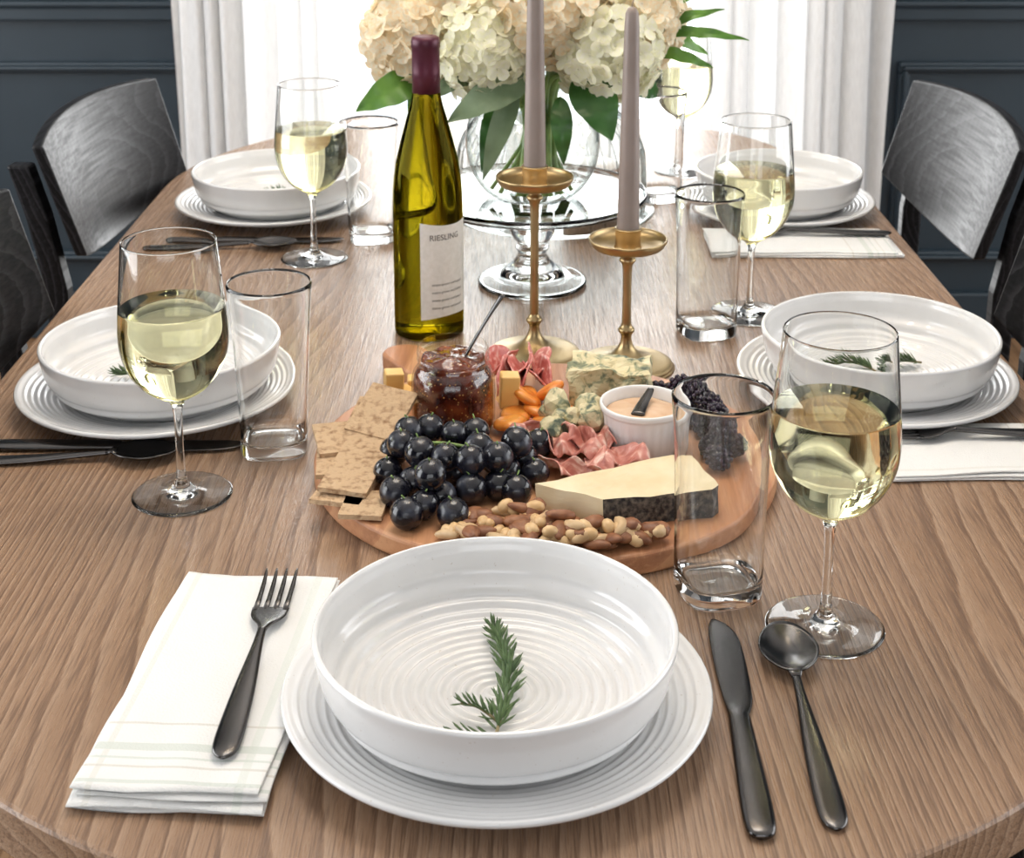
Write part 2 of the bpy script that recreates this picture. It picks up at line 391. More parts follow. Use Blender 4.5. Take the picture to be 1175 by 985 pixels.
# ------------------------------------------------------------ dinnerware
def ridge(prof,r0,r1,step,amp):
    out=[]
    for i in range(len(prof)-1):
        a=Vector(prof[i]);b=Vector(prof[i+1]); L=(b-a).length; n=max(1,int(L/(step/6)))
        d=(b-a).normalized() if L>0 else Vector((1,0)); nr=Vector((-d.y,d.x))
        for k in range(n):
            p=a.lerp(b,k/n)
            if r0<p.x<r1: p=p+nr*amp*math.sin(2*pi*p.x/step)
            out.append(p)
    out.append(Vector(prof[-1])); return out
po=[(0,.003),(.074,.003),(.077,0),(.082,0),(.086,.005),(.11,.0105),(.132,.0155),(.139,.019),(.1405,.0215),(.139,.0235),(.136,.0225)]
pin=cr([(.136,.0225),(.125,.0185),(.105,.0135),(.092,.0105),(.084,.009),(.06,.0088),(0,.0088)],6)
plate=lmesh('dinner_plate',[Vector(p) for p in po]+ridge([tuple(p) for p in pin],.004,.133,.0060,.00065)[1:],'ware',96)
bo=cr([(.0,.002),(.074,.002),(.077,0),(.083,.0),(.088,.003),(.1,.010),(.107,.015),(.1080,.020),(.1135,.026),(.117,.040),(.1188,.050)],4)
bi=cr([(.1188,.050),(.1192,.0535),(.1175,.0552),(.1152,.0535),(.1132,.04),(.1095,.028),(.103,.0175),(.092,.0110),(.07,.0078),(.04,.0068),(0,.0066)],6)
bowl=lmesh('pasta_bowl',[tuple(p) for p in bo]+ridge([tuple(p) for p in bi],.003,.1145,.0078,.0013)[1:],'ware',112)
PL=[(-.010,.905),(-.3545,1.437),(.371,1.460),(-.343,2.12),(.380,2.12)]
for i,(x,y) in enumerate(PL):
    s=1.018 if i==0 else 1
    inst('dinner_plate',plate,None,(x,y,T+.0002),(0,0,i),(s,)*3)
    inst('pasta_bowl',bowl,None,(x+(.003 if i else -.001),y+(.003 if i else -.002),T+.0097*s),(0,0,i*1.3),(1.01,1.01,1.05) if i==0 else (1,1,1))

# wine glasses
go=cr([(.0,.0005),(.040,0),(.0422,.0008),(.0418,.0018),(.034,.0028),(.02,.0045),(.009,.0085),(.0048,.016),(.0038,.03),(.0035,.055),(.0039,.076),(.0062,.086),(.013,.0915),(.0265,.1005),(.038,.1145),(.0447,.131),(.0467,.147),(.0457,.168),(.0432,.195),(.0405,.225),(.0399,.231)],4)
gi=cr([(.0399,.231),(.0394,.2322),(.0389,.231),(.0395,.225),(.0422,.195),(.0447,.168),(.0457,.147),(.0437,.1315),(.0370,.1155),(.0258,.102),(.0125,.0935),(0,.0915)],4)
gmesh=lmesh('glass_body',[tuple(p) for p in go]+[tuple(p) for p in gi][1:],'glass',64)
WL=.174
wi=[p for p in cr([(0,.0913),(.0127,.0933),(.0260,.1018),(.0372,.1153),(.0439,.1313),(.0459,.147),(.0449,.168),(.0443,.176)],5) if p.y<WL-.0008]
wmesh=lmesh('wine',[tuple(p) for p in wi]+[(.0445,WL-.0003),(.0437,WL),(0,WL)],'wine',64)
for x,y in [(-.2885,1.226),(.231,1.012),(-.2576,1.90),(.277,1.688),(.268,2.35)]:
    e=empty('wine_glass',(x,y,T+.0002)); inst('glass',gmesh,e); inst('wine',wmesh,e)
def tsq(z):
    t=min(1,max(0,1-z/.12)); return 2+1.5*t
tp=[(0,.0008),(.022,.0006),(.0275,0),(.0300,.0016),(.0306,.005),(.0309,.012),(.0320,.05),(.0340,.09),(.0364,.13),(.0387,.158),(.0388,.1615),(.0381,.1625),(.0374,.1615),(.0351,.13),(.0326,.09),(.0306,.05),(.0293,.022),(.027,.0135),(.018,.0112),(0,.0108)]
tmesh=lmesh('drinking_glass',[tuple(p) for p in cr(tp,3)],'glass',72,sq=tsq)
for x,y,r in [(.158,1.062,.25),(-.2214,1.32,.1),(.219,1.627,.3),(-.19,1.985,.2),(.218,2.19,.3)]:
    inst('drinking_glass',tmesh,None,(x,y,T+.0002),(0,0,r))

# ------------------------------------------------------------ napkins
def napkin(loc,rz,w,l,seed,layers=4,th=.0028,wr=1.0):
    random.seed(seed); parts=[]; n=72; z=0
    for k in range(layers):
        rs=[]; dx,dy=R(-.003,.003)*wr,R(-.005,.005)*wr; ww=w*(1-.015*k); ll=l*(1-.012*k); sk=R(-.02,.02)*wr
        m=48
        for i in range(m+1):
            t=i/m; y=-ll/2+ll*t+dy
            e=min(t,1-t)*m; tz=th/2*min(1,.35+e*.45)
            ring=[]
            for j in range(n):
                a=2*pi*j/n; c,s=math.cos(a),math.sin(a); N=7
                kk=(abs(c)**N+abs(s)**N)**(-1/N)
                X=ww/2*kk*c+dx+sk*y
                q=noise.noise(Vector((X*14,y*10,k*.15+seed)))*.0024+noise.noise(Vector((X*45,y*22,seed+k*.1)))*.0010
                zz=z+th/2+tz*kk*s+(max(-.0002,q) if k==layers-1 else max(-.0002,q)*.6)
                ring.append((X+.0020*math.sin(y*30+k),y+.0018*math.sin(X*55+k*2),zz))
            rs.append(ring)
        z+=th*1.02
        parts.append(rings(rs))
    return inst('cloth_napkin',merge('cloth_napkin',parts,['napkin'],True,recalc=True),None,loc,(0,0,rz))
napkin((-.199,.932,T+.0005),math.radians(-4),.122,.268,1,4,.0032)
napkin((.432,1.305,T+.0005),math.radians(92),.11,.19,2,3,.0024,.5)
napkin((.385,1.957,T+.0005),math.radians(90),.115,.25,4,3,.0024,.5)

# ------------------------------------------------------------ cutlery
def sect(y,x,z,w,t,n=2.4,k=20):
    r=[]
    for j in range(k):
        a=2*pi*j/k; c,s=math.cos(a),math.sin(a); q=(abs(c)**n+abs(s)**n)**(-1/n)
        r.append((x+w/2*q*c,y,z+t/2*q*s))
    return r
def smooth_rows(rows,n=4):
    out=[]
    A=[Vector(r[:3]) for r in rows]; B=[Vector((r[3],r[4],0)) for r in rows]
    for a,b in zip(cr(A,n),cr(B,n)): out.append((a[0],a[1],a[2],max(b[0],.0005),max(b[1],.0005)))
    return out
def handle(y0,y1,zneck=.008):
    S=[(0,.004,.002),(.004,.0125,.004),(.012,.0168,.0048),(.03,.0175,.005),(.07,.0145,.0052),(.105,.0095,.0052),(.125,.0068,.005),(.14,.006,.0045)]
    L=y1-y0
    rows=[(y0+s[0]/.14*L,0,.0027+(s[0]/.14)**2*(zneck-.0027),s[1],s[2]) for s in S]
    return [sect(*r) for r in smooth_rows(rows)]
parts=[rings(handle(0,.135))]
hs=[(.133,0,.008,.006,.0042),(.142,0,.007,.010,.003),(.150,0,.0055,.019,.0025),(.158,0,.0045,.0245,.0022),(.168,0,.004,.0260,.002)]
parts.append(rings([sect(*r,n=3) for r in smooth_rows(hs)]))
for i in range(4):
    x=(-1.5+i)*.0068
    parts.append(rings([sect(y,x*(1+.02*q),z,w,t,3,10) for q,(y,z,w,t) in enumerate([(.165,.0042,.0046,.0021),(.18,.0035,.0037,.002),(.2,.0045,.0033,.0018),(.213,.0068,.0022,.0013),(.217,.0078,.001,.0008)])]))
fork_me=merge('table_fork',parts,['metal'],recalc=True)
parts=[rings(handle(0,.145))]
def spoon_pt(u,v,off):
    a=2*pi*u; r=v
    X=.0205*math.sin(a)*r; Y=.0305*math.cos(a)*r
    if Y>0: X*=1-.12*(Y/.03)
    else: X*=1-.12*(Y/.03)**2
    return (X,.178+Y,.0028+off+.0075*(r*r))
n=40
rs=[[spoon_pt(j/n,max(v,.001),.0009) for j in range(n)] for v in [k/10 for k in range(11)]]
rs+=[[spoon_pt(j/n,max(v,.001),-.0009) for j in range(n)] for v in [1-k/10 for k in range(11)]]
parts.append(rings(rs,cap=False))
parts.append(rings([sect(y,0,z,w,t,2.4) for y,w,t,z in [(.143,.0062,.0045,.0082),(.148,.009,.003,.0095),(.153,.013,.0018,.0098)]]))
spoon_me=merge('dinner_spoon',parts,['metal'],recalc=True)
kh=[(0,0,.0035,.008,.003),(.004,0,.0035,.016,.006),(.015,0,.0035,.0195,.007),(.04,0,.0035,.0195,.007),(.09,0,.0035,.0165,.0068),(.118,0,.0035,.0145,.006),(.122,0,.0035,.0135,.005)]
parts=[rings([sect(*r,n=2.6) for r in smooth_rows(kh)])]
kb=[(.120,0,.0035,.0135,.004),(.128,.001,.0035,.0165,.0026),(.14,.0015,.0035,.0200,.002),(.17,.001,.0035,.0225,.0018),(.2,.0005,.0035,.0225,.0016),(.218,-.0003,.0035,.0205,.0014),(.230,-.002,.0035,.0150,.0012),(.236,-.0035,.0035,.009,.001),(.2395,-.005,.0035,.003,.0006)]
parts.append(rings([sect(*r,n=2.2) for r in smooth_rows(kb)]))
knife_me=merge('table_knife',parts,['metal'],recalc=True)
d=math.radians
inst('table_fork',fork_me,None,(-.180,.832,T+.0150),(d(-.5),0,d(-1)),(1.05,1.05,1))
inst('table_knife',knife_me,None,(.1475,.777,T),(0,0,d(-1.6)))
inst('dinner_spoon',spoon_me,None,(.193,.785,T),(0,0,d(-1.0)),(1.04,1.04,1))
inst('table_knife',knife_me,None,(-.488,1.320,T),(0,0,d(-90)))
inst('dinner_spoon',spoon_me,None,(-.515,1.284,T),(0,0,d(-86)))
inst('table_knife',knife_me,None,(-.467,1.972,T),(0,0,d(-90)))
inst('dinner_spoon',spoon_me,None,(-.495,1.937,T),(0,0,d(-88)))
inst('table_fork',fork_me,None,(.548,1.325,T+.0095),(0,0,d(90)))
inst('table_fork',fork_me,None,(.512,1.975,T+.0095),(0,0,d(90)))

# ------------------------------------------------------------ wine bottle
e=empty('wine_bottle',(-.0936,1.632,T+.0002))
bp=cr([(0,.006),(.02,.004),(.032,.0),(.0375,.002),(.039,.008),(.039,.06),(.039,.12),(.0388,.15),(.0378,.172),(.0345,.198),(.029,.222),(.0225,.246),(.0175,.264),(.0150,.28),(.0145,.30),(.0145,.330)],5)
inst('glass',lmesh('bottle_glass',[tuple(p) for p in bp]+[(0,.330)],'bottle',80),e)
inst('foil',lmesh('foil',[(.0142,.276),(.0154,.276),(.0153,.300),(.0152,.325),(.0158,.326),(.0158,.333),(.0150,.3365),(.012,.338),(0,.338)],'foil',48),e)
def lab(u,v):
    a=d(-100+112*u); r=.0393; return (r*math.cos(a),r*math.sin(a),.026+.112*v-.004*math.sin(pi*u)*(v-.5)*2)
inst('label',merge('label',[grid(40,12,lab)],['label']),e)
def wrap_text(txt,size,zc,ac):
    cu=bpy.data.curves.new('txt','FONT'); cu.body=txt; cu.size=size; cu.align_x='CENTER'
    to=bpy.data.objects.new('tmp',cu); COL.objects.link(to)
    dg=bpy.context.evaluated_depsgraph_get(); dg.update()
    me=bpy.data.meshes.new_from_object(to.evaluated_get(dg)); bpy.data.objects.remove(to)
    for v in me.vertices:
        a=d(ac)+v.co.x/.0395; z=zc+v.co.y; v.co=(.0396*math.cos(a),.0396*math.sin(a),z)
    me.materials.clear(); me.materials.append(MAT['ink']); return me
try:
    inst('label_text',wrap_text('RIESLING',.0092,.118,-58),e)
    for i in range(4): inst('label_text',wrap_text('estate grown and bottled',.0040,.066-.009*i,-52),e)
except Exception as ex: print('text',ex)

# ------------------------------------------------------------ candlesticks
def candlestick(loc,h,ch):
    e=empty('candlestick_with_candle',loc)
    s=h
    prof=cr([(0,.0),(.048,0),(.050,.002),(.049,.005),(.044,.007),(.030,.010),(.016,.015),(.009,.022),(.006,.03),(.0058,.036),(.0085,.040),(.0085,.043),(.0055,.047),(.0048,.06),(.0046,s-.04),(.0055,s-.02),(.009,s-.014),(.0055,s-.009),(.008,s-.004),(.025,s-.003),(.036,s),(.0405,s+.006),(.0412,s+.0095),(.0395,s+.0095),(.036,s+.004),(.018,s+.001),(.0135,s+.002),(.0135,s+.018),(.0142,s+.020),(.0135,s+.021),(.0118,s+.020),(.0115,s+.006),(0,s+.006)],3)
    inst('brass_holder',lmesh('holder',[tuple(p) for p in prof],'brass',56),e)
    c=[(0,s+.0062),(.0112,s+.0062)]+[(.0117-.0045*t,s+.022+(ch-.022)*t) for t in [k/12 for k in range(12)]]+[(.0068,s+ch-.006),(.0045,s+ch-.001),(.0012,s+ch+.001),(0,s+ch+.001)]
    inst('taper_candle',lmesh('candle',c,'candle',40),e)
    inst('wick',merge('wick',[tube([(0,0,s+ch),(0.0005,0,s+ch+.005),(.0015,0,s+ch+.011)],.0009,8)],['wick']),e)
candlestick((.024,1.555,T+.0002),.192,.27)
candlestick((.121,1.524,T+.0002),.133,.252)

# ------------------------------------------------------------ cake stand + flowers
csx,csy=.025,1.80
cs=cr([(0,.012),(.03,.010),(.055,.003),(.064,0),(.067,.002),(.0665,.006),(.060,.009),(.045,.014),(.031,.022),(.022,.031),(.0175,.040),(.021,.047),(.018,.053),(.024,.060),(.028,.070),(.025,.081),(.017,.090),(.020,.097),(.04,.102),(.08,.106),(.125,.1075),(.137,.110),(.141,.116),(.139,.1195),(.135,.116),(.125,.1135),(.08,.1125),(0,.1125)],3)
inst('glass_cake_stand',lmesh('glass_cake_stand',[tuple(p) for p in cs],'glass',96),None,(csx,csy,T+.0002))
VZ=.1132
fv=empty('flower_vase',(csx,csy,T+VZ))
vp=cr([(0,.002),(.035,.001),(.046,.001),(.062,.012),(.076,.036),(.0815,.066),(.078,.098),(.066,.128),(.055,.146),(.0525,.157),(.0555,.168),(.056,.1685)],5)
inst('vase',lmesh('vase',[tuple(p) for p in vp],'thin',80),fv)
inst('water_surface',lmesh('water_surface',[(.0738,.1055),(.072,.105),(0,.105)],'water',64),fv)
heads=[(-.137,-.02,.200,.058),(-.060,-.06,.190,.052),(-.065,.0,.255,.062),(.02,-.05,.240,.062),(.085,-.060,.190,.056),(.115,-.02,.232,.056),(.08,.02,.265,.060),(-.10,.06,.245,.06),(0,.06,.30,.065),(.10,.07,.255,.058),(.0,.08,.23,.06),(.135,.045,.20,.045)]
random.seed(11)
def petal():
    o=[(0,0,0),(.42,.35,.05),(.55,.72,.12),(.34,1.02,.10),(0,1.1,.04),(-.34,1.02,.10),(-.55,.72,.12),(-.42,.35,.05)]
    V=[Vector(p) for p in o]+[Vector((0,.6,-.04))]
    return V,[(i,(i+1)%8,8) for i in range(8)]
PT=petal()
def floret(c,nrm,s,spin):
    q=nrm.to_track_quat('Z','Y').to_matrix().to_4x4()
    base=Matrix.Translation(c)@q@Matrix.Rotation(spin,4,'Z')
    out=[]
    for k in range(4):
        m=base@Matrix.Rotation(k*pi/2+R(-.15,.15),4,'Z')@Matrix.Rotation(R(.05,.45),4,'X')@Matrix.Diagonal((s,s,s,1))
        out.append(xf(PT,m))
    out.append(xf(ico(1),base@Matrix.Diagonal((s*.13,s*.13,s*.13,1))))
    return out
def head_mesh(seed,mat):
    random.seed(seed); P=[]
    n=150
    for i in range(n):
        z=1-2*(i+.5)/n; a=i*2.39996; r=math.sqrt(1-z*z)
        v=Vector((r*math.cos(a)+R(-.1,.1),r*math.sin(a)+R(-.1,.1),z+R(-.1,.1))).normalized()
        rad=R(.88,1.08)*(1+.12*noise.noise(v*2.2+Vector((seed,0,0))))
        nn=(v+Vector((R(-.45,.45),R(-.45,.45),R(-.45,.45)))).normalized()
        P+=floret(v*rad,nn,R(.21,.30),R(0,6))
    P.append(xf(ico(2),Matrix.Diagonal((.80,.80,.80,1))))
    return merge('hydrangea_head',P,[mat])
HM=[head_mesh(1,'petal'),head_mesh(2,'petal2'),head_mesh(3,'petal')]
for i,(x,y,z,r) in enumerate(heads):
    inst('hydrangea_head',HM[i%3],fv,(x,y,z),(R(0,6),R(0,6),R(0,6)),(r,r,r))
P=[]
for i,(x,y,z,r) in enumerate(heads):
    a=R(0,6.28); b=(.045*math.cos(a),.045*math.sin(a),.010)
    P.append(tube(cr([b,(b[0]*.4+x*.1,b[1]*.4+y*.1,.09),(x*.28,y*.28,.150),(x*.8,y*.8,z-r*.6)],5),.0034,8))
for i in range(8):
    a=R(0,6.28); b=(.052*math.cos(a),.052*math.sin(a),.012)
    P.append(tube(cr([b,(-b[0]*.2,-b[1]*.2,.1),(-b[0]*.7,-b[1]*.7,.165)],5),.0026,8))
inst('flower_stems',merge('flower_stems',P,['stem']),fv)
def leaf(base,tip,w,bend=.15,fold=.18,face=(0,-1,.5)):
    b=Vector(base);t=Vector(tip); dd=t-b; L=dd.length; Y=dd.normalized(); Z=Vector(face); X=Y.cross(Z).normalized(); Z=X.cross(Y)
    def fn(u,v):
        s=2*u-1; wd=w/2*(math.sin(pi*min(1,v**.8))**.75)*(1-.25*v) if 0<v<1 else .0006
        return b+Y*L*v+X*s*wd+Z*(bend*L*math.sin(pi*v)+fold*wd*abs(s)+.002*math.sin(v*22)*abs(s))
    return grid(9,22,fn)
gl=[leaf((-.13,-.05,.155),(-.205,-.08,.122),.044),leaf((-.12,-.04,.165),(-.145,-.07,.115),.03)]
gl+=[leaf((.13,0,.20),(.225,-.02,.232),.017),leaf((.14,0,.2),(.255,-.02,.195),.016),leaf((.14,0,.18),(.215,-.01,.160),.018),leaf((.13,0,.21),(.20,-.02,.255),.016),leaf((.12,.06,.2),(.22,.08,.16),.024)]
gl+=[leaf((-.10,.05,.16),(-.2,.06,.15),.035),leaf((0,.1,.16),(.02,.17,.13),.045)]
dl=[leaf((.055,-.075,.165),(.088,-.125,.098),.060,.1),leaf((.03,-.08,.14),(.034,-.105,.065),.028),leaf((-.045,-.06,.13),(-.060,-.10,.055),.022),leaf((.1,.07,.15),(.16,.11,.1),.05),leaf((-.05,.09,.15),(-.08,.15,.1),.05)]
sl=[leaf((-.005,-.07,.162),(-.098,-.12,.118),.046,.1),leaf((-.02,-.075,.15),(-.058,-.115,.050),.030,.1),leaf((-.07,-.05,.16),(-.12,-.09,.14),.028)]
inst('bright_leaves',merge('bright_leaves',gl,['leaf']),fv)
inst('dark_leaves',merge('dark_leaves',dl,['leafd']),fv)
inst('sage_leaves',merge('sage_leaves',sl,['leafg']),fv)

# ribbed cake dome behind
cd=empty('cake_dome',(.055,2.10,T+.0002))
inst('glass_plate',lmesh('glass_plate',[(0,.001),(.08,0),(.13,.003),(.148,.010),(.1485,.013)],'thin',80),cd)
dp=cr([(.131,.009),(.133,.02),(.133,.07),(.128,.105),(.11,.138),(.075,.162),(.03,.172),(.008,.174),(.010,.182),(.016,.192),(.012,.204),(0,.208)],5)
inst('ribbed_dome',lmesh('ribbed_dome',[tuple(p) for p in dp],'rib',288,rib=lambda a,z:(.022*math.cos(a*36) if z<.172 else 0)),cd)
ck=[xf(lathe([(0,.0065+h),(.036,.0065+h),(.040,.009+h),(.040,.022+h),(.036,.0245+h),(0,.0245+h)],48),Matrix.Translation((.058,0,0)),0) for h in (0,.024,.048)]
ck+=[xf(lathe([(0,.0235+h),(.037,.0235+h),(.041,.026+h),(.037,.0305+h),(0,.0305+h)],48),Matrix.Translation((.058,0,0)),1) for h in (0,.024,.048)]
inst('layer_cake',merge('layer_cake',ck,['cake','frosting'],recalc=True),cd)

# ------------------------------------------------------------ serving board
bx,by,br=.03,1.28,.208
ha=math.atan2(.25,-.15); pts=[]
half=.14
for i in range(97):
    a=ha+half+(2*pi-2*half)*i/96; pts.append((br*math.cos(a),br*math.sin(a)))
ux,uy=math.cos(ha),math.sin(ha); vx,vy=-uy,ux
def hp(l,w): pts.append((ux*l+vx*w,uy*l+vy*w))
for l,w in [(.225,-.024),(.26,-.024)]: hp(l,w)
for i in range(13):
    t=-pi/2+pi*i/12; hp(.278+.024*math.cos(t),.024*math.sin(t))
for l,w in [(.26,.024),(.225,.024)]: hp(l,w)
sb=inst('serving_board',merge('serving_board',[extrude_outline(pts,0,.019)],['board'],False),None,(bx,by,T+.0002)); bevel(sb,.0035,3,.7)
BZ=T+.0194

# ------------------------------------------------------------ foods
G1=[(-.104,1.246),(-.097,1.166),(-.085,1.128),(-.083,1.185),(-.0475,1.128),(-.058,1.160),(-.034,1.172),(-.011,1.178),(.0035,1.170),(.020,1.203),(-.0155,1.229),(-.0400,1.236),(.009,1.234),(.024,1.262),(-.070,1.212),(-.106,1.205),(-.078,1.265),(-.046,1.205),(-.005,1.206),(-.072,1.143)]
G2=[(-.09,1.240),(-.072,1.246),(-.050,1.235),(-.078,1.198),(-.056,1.188),(-.067,1.155),(-.028,1.208),(.004,1.218),(-.032,1.240),(-.012,1.188),(-.095,1.215),(-.035,1.183)]
P=[]; random.seed(5)
g=ico(3)
cl=[]
for x,y in G1: cl.append((x,y,BZ+.0124))
for x,y in G2: cl.append((x,y,BZ+.0335))
for x,y,z in cl:
    s=R(.0122,.0137); P.append(xf(g,trs((x,y,z),(R(0,6),R(0,6),R(0,6)),(s,s,s*1.04)),0))
    a=R(0,6); P.append((*tube([(x,y,z+s*.8),(x+.004*math.cos(a),y+.004*math.sin(a),z+s+.003)],.0007,5),1))
P.append((*tube(cr([(-.09,1.22,BZ+.03),(-.06,1.215,BZ+.034),(-.02,1.21,BZ+.03),(.015,1.23,BZ+.025)],4),.0016,6),1))
inst('grape_bunch',merge('grape_bunch',P,['grape','stem']))
P=[]
def slab(loc,rot,sx,sy,sz,seed):
    def wob(v): return 1+.03*noise.noise(Vector(v)*3+Vector((seed,0,0)))
    nx=10
    def fn(u,v): return (sx*(u-.5)*wob((u,v,0)),sy*(v-.5)*wob((v,u,1)),sz/2+.0007*noise.noise(Vector((u*9,v*9,seed))))
    def fb(u,v): p=fn(u,v); return (p[0],p[1],-sz/2)
    a=grid(nx,nx,fn); b=grid(nx,nx,fb)
    V=list(a[0])+list(b[0]); n=nx*nx; F=list(a[1])+[tuple(n+i for i in reversed(f)) for f in b[1]]
    bd=[i for i in range(nx)]+[j*nx+nx-1 for j in range(1,nx)]+[(nx-1)*nx+i for i in range(nx-2,-1,-1)]+[j*nx for j in range(nx-2,0,-1)]
    for i in range(len(bd)): p,q=bd[i],bd[(i+1)%len(bd)]; F.append((q,p,p+n,q+n))
    return xf((V,F),trs(loc,rot))
CR=[((-.138,1.200,BZ+.004),(0,0,-.25),.044,.080),((-.152,1.242,BZ+.008),(0.03,0,.1),.040,.070),((-.122,1.160,BZ+.004),(0,0,-.1),.036,.045),
((-.134,1.215,BZ+.0125),(.05,.06,-.18),.042,.092),((-.126,1.278,BZ+.022),(.34,.05,-.25),.046,.066),((-.118,1.290,BZ+.030),(.40,.10,-.36),.046,.060),((-.156,1.268,BZ+.014),(.08,0,.25),.040,.055)]
for i,(l,r,a,b) in enumerate(CR): P.append(slab(l,r,a,b,.0042,i))
inst('crackers',merge('crackers',P,['cracker'],False))
# nuts
random.seed(21); P=[]
al=ico(2,lambda v:Vector((v.x*(1-.35*v.y),v.y*1.75,v.z*.62*(1-.3*v.y))))
pe=ico(2,lambda v:Vector((v.x*.85,v.y*1.15,v.z*.8)))
ca=ico(2,lambda v:Vector((v.x*.62+.55*(v.y*v.y)-.2,v.y*1.5,v.z*.6)))
pc=ico(2,lambda v:Vector((v.x*.9*(1-.1*math.cos(v.y*9)),v.y*1.8,v.z*.5-(.22 if abs(v.x)<.25 and v.z>0 else 0))))
for k in range(190):
    x=R(-.052,.122); t=(x+.052)/.174
    y1=1.138 if x<.0 else (1.138-(x)*.40 if x<.068 else 1.109)
    y=R(1.078,y1)
    if (x-bx)**2+(y-by)**2>.1965**2: continue
    mid=1-abs(t-.5)*1.2
    z=BZ+.0055+R(0,1)**1.3*.014*mid
    kind=random.choices([0,1,2,3],[.28,.42,.18,.12])[0]
    tpl,s=[(al,.0072),(pe,.0062),(ca,.0082),(pc,.0080)][kind]; s*=R(.9,1.15)
    P.append(xf(tpl,trs((x,y,z),(R(-.5,.5),R(-.5,.5),R(0,6)),(s,s,s)),kind))
inst('mixed_nuts',merge('mixed_nuts',P,['almond','peanut','cashew','almond']))
def prism(poly,z0,z1,name,mats,side_idx,rough=.0006,seed=0,cuts=6):
    bm=bmesh.new(); bv=[bm.verts.new((x,y,z0)) for x,y in poly]; tv=[bm.verts.new((x,y,z1)) for x,y in poly]
    f=bm.faces.new(tv); f.material_index=0; bm.faces.new(list(reversed(bv)))
    for i in range(len(poly)):
        j=(i+1)%len(poly); f=bm.faces.new((bv[i],bv[j],tv[j],tv[i])); f.material_index=side_idx[i]
    bmesh.ops.triangulate(bm,faces=[f for f in bm.faces if len(f.verts)!=4])
    bmesh.ops.subdivide_edges(bm,edges=bm.edges,cuts=cuts,use_grid_fill=True)
    for v in bm.verts: v.co+=Vector((noise.noise(v.co*60+Vector((seed,0,0))),noise.noise(v.co*60+Vector((0,seed+9,0))),noise.noise(v.co*55+Vector((0,0,seed+4))) if v.co.z>z0+.001 else 0))*rough
    bmesh.ops.recalc_face_normals(bm,faces=bm.faces)
    me=bpy.data.meshes.new(name); bm.to_mesh(me); bm.free()
    for m in mats: me.materials.append(MAT[m])
    return inst(name,me)
prism([(.020,1.156),(.074,1.127),(.164,1.146),(.170,1.153),(.150,1.212),(.138,1.212)],BZ+.0003,BZ+.025,'cheese_wedge',['cream','rind'],[0,1,1,1,1,0],.0018,1)
prism([(.052,1.360),(.128,1.348),(.137,1.392),(.065,1.408)],BZ+.0003,BZ+.042,'blue_cheese_wedge',['blue'],[0]*4,.008,2,9)
P=[]
random.seed(3)
for i in range(13):
    s=R(.008,.015); tpl=ico(2,lambda v:v*(1+.35*noise.noise(v*2+Vector((i*3,0,0)))))
    P.append(xf(tpl,trs((.054+R(-.020,.020),1.300+R(-.018,.02),BZ+.010+R(0,.020)),(R(0,6),R(0,6),0),(s,s,s*.9))))
inst('blue_cheese_crumbles',merge('blue_cheese_crumbles',P,['blue'],False))
def ribbon(c,rz,L,W,waves,h,seed,tilt=0):
    def fn(u,v):
        x=(u-.5)*L; y=(v-.5)*W
        z=h*.5*(1+math.sin(u*waves*2*pi+1.6*v+seed))*(.45+.55*math.sin(pi*v))+.006*noise.noise(Vector((u*5,v*3,seed)))+.003
        edge=.005*noise.noise(Vector((u*6,seed,v*2)))
        return Vector((x+.006*math.sin(v*4+seed+u*3),y+.005*math.sin(u*9+seed)+edge,z))
    return xf(grid(70,14,fn),trs(c,(tilt,0,rz)))
P=[ribbon((.068,1.224,BZ+.003),.25,.072,.042,2.6,.013,1),ribbon((.058,1.252,BZ+.009),-.3,.050,.040,2.2,.014,2),ribbon((.090,1.226,BZ+.010),.5,.050,.034,2,.013,3),ribbon((.068,1.262,BZ+.012),-.1,.046,.035,2.1,.014,6),ribbon((.018,1.295,BZ+.003),.9,.050,.028,2,.014,5)]
me=merge('prosciutto_slices',P,['ham']); o=inst('prosciutto_slices',me); s=o.modifiers.new('s','SOLIDIFY'); s.thickness=.0012
P=[]
def taco(loc,rz,lean,rad,op,seed):
    def fn(u,v):
        th=2*pi*u; r=rad*v
        X=r*math.cos(th); Y=r*math.sin(th)
        a=abs(Y); sgn=1 if Y>=0 else -1
        b=min(1,a/(rad*.5)); k=op*(.3+.7*b)
        return Vector((X,sgn*a*math.sin(k)*(1+.1*math.sin(X*200+seed)),a*math.cos(k)+.0015*math.sin(th*5+seed)*v))
    return xf(grid(49,12,fn),trs(loc,(lean,0,rz)))
for x,y,z,rz,ln,s in [(-.004,1.396,.012,1.2,.25,1),(.012,1.400,.014,1.5,-.15,2),(.030,1.400,.012,1.9,-.3,3),(.022,1.424,.016,1.6,.2,4),(-.012,1.424,.014,1.1,.1,5)]:
    P.append(taco((x,y,BZ+z),rz,ln,.029,.42,s))
me=merge('salami_slices',P,['salami']); o=inst('salami_slices',me); s=o.modifiers.new('s','SOLIDIFY'); s.thickness=.0014
P=[]; random.seed(9)
ap=ico(3,lambda v:Vector((v.x*(1+.08*math.sin(5*v.y)),v.y,v.z*.42-.22*math.exp(-6*(v.x*v.x+v.y*v.y))*(1 if v.z>0 else 0))))
for x,y,z,rx in [(.004,1.335,.008,.1),(.026,1.340,.009,.2),(.044,1.346,.010,.3),(.014,1.350,.020,.5),(.036,1.360,.022,.6),(.012,1.370,.012,.2),(.030,1.320,.010,.4),(-.002,1.312,.010,.2)]:
    s=R(.0140,.0165); P.append(xf(ap,trs((x,y,BZ+z),(rx,R(-.3,.3),R(0,6)),(s,s,s))))
inst('dried_apricots',merge('dried_apricots',P,['apricot']))
P=[]
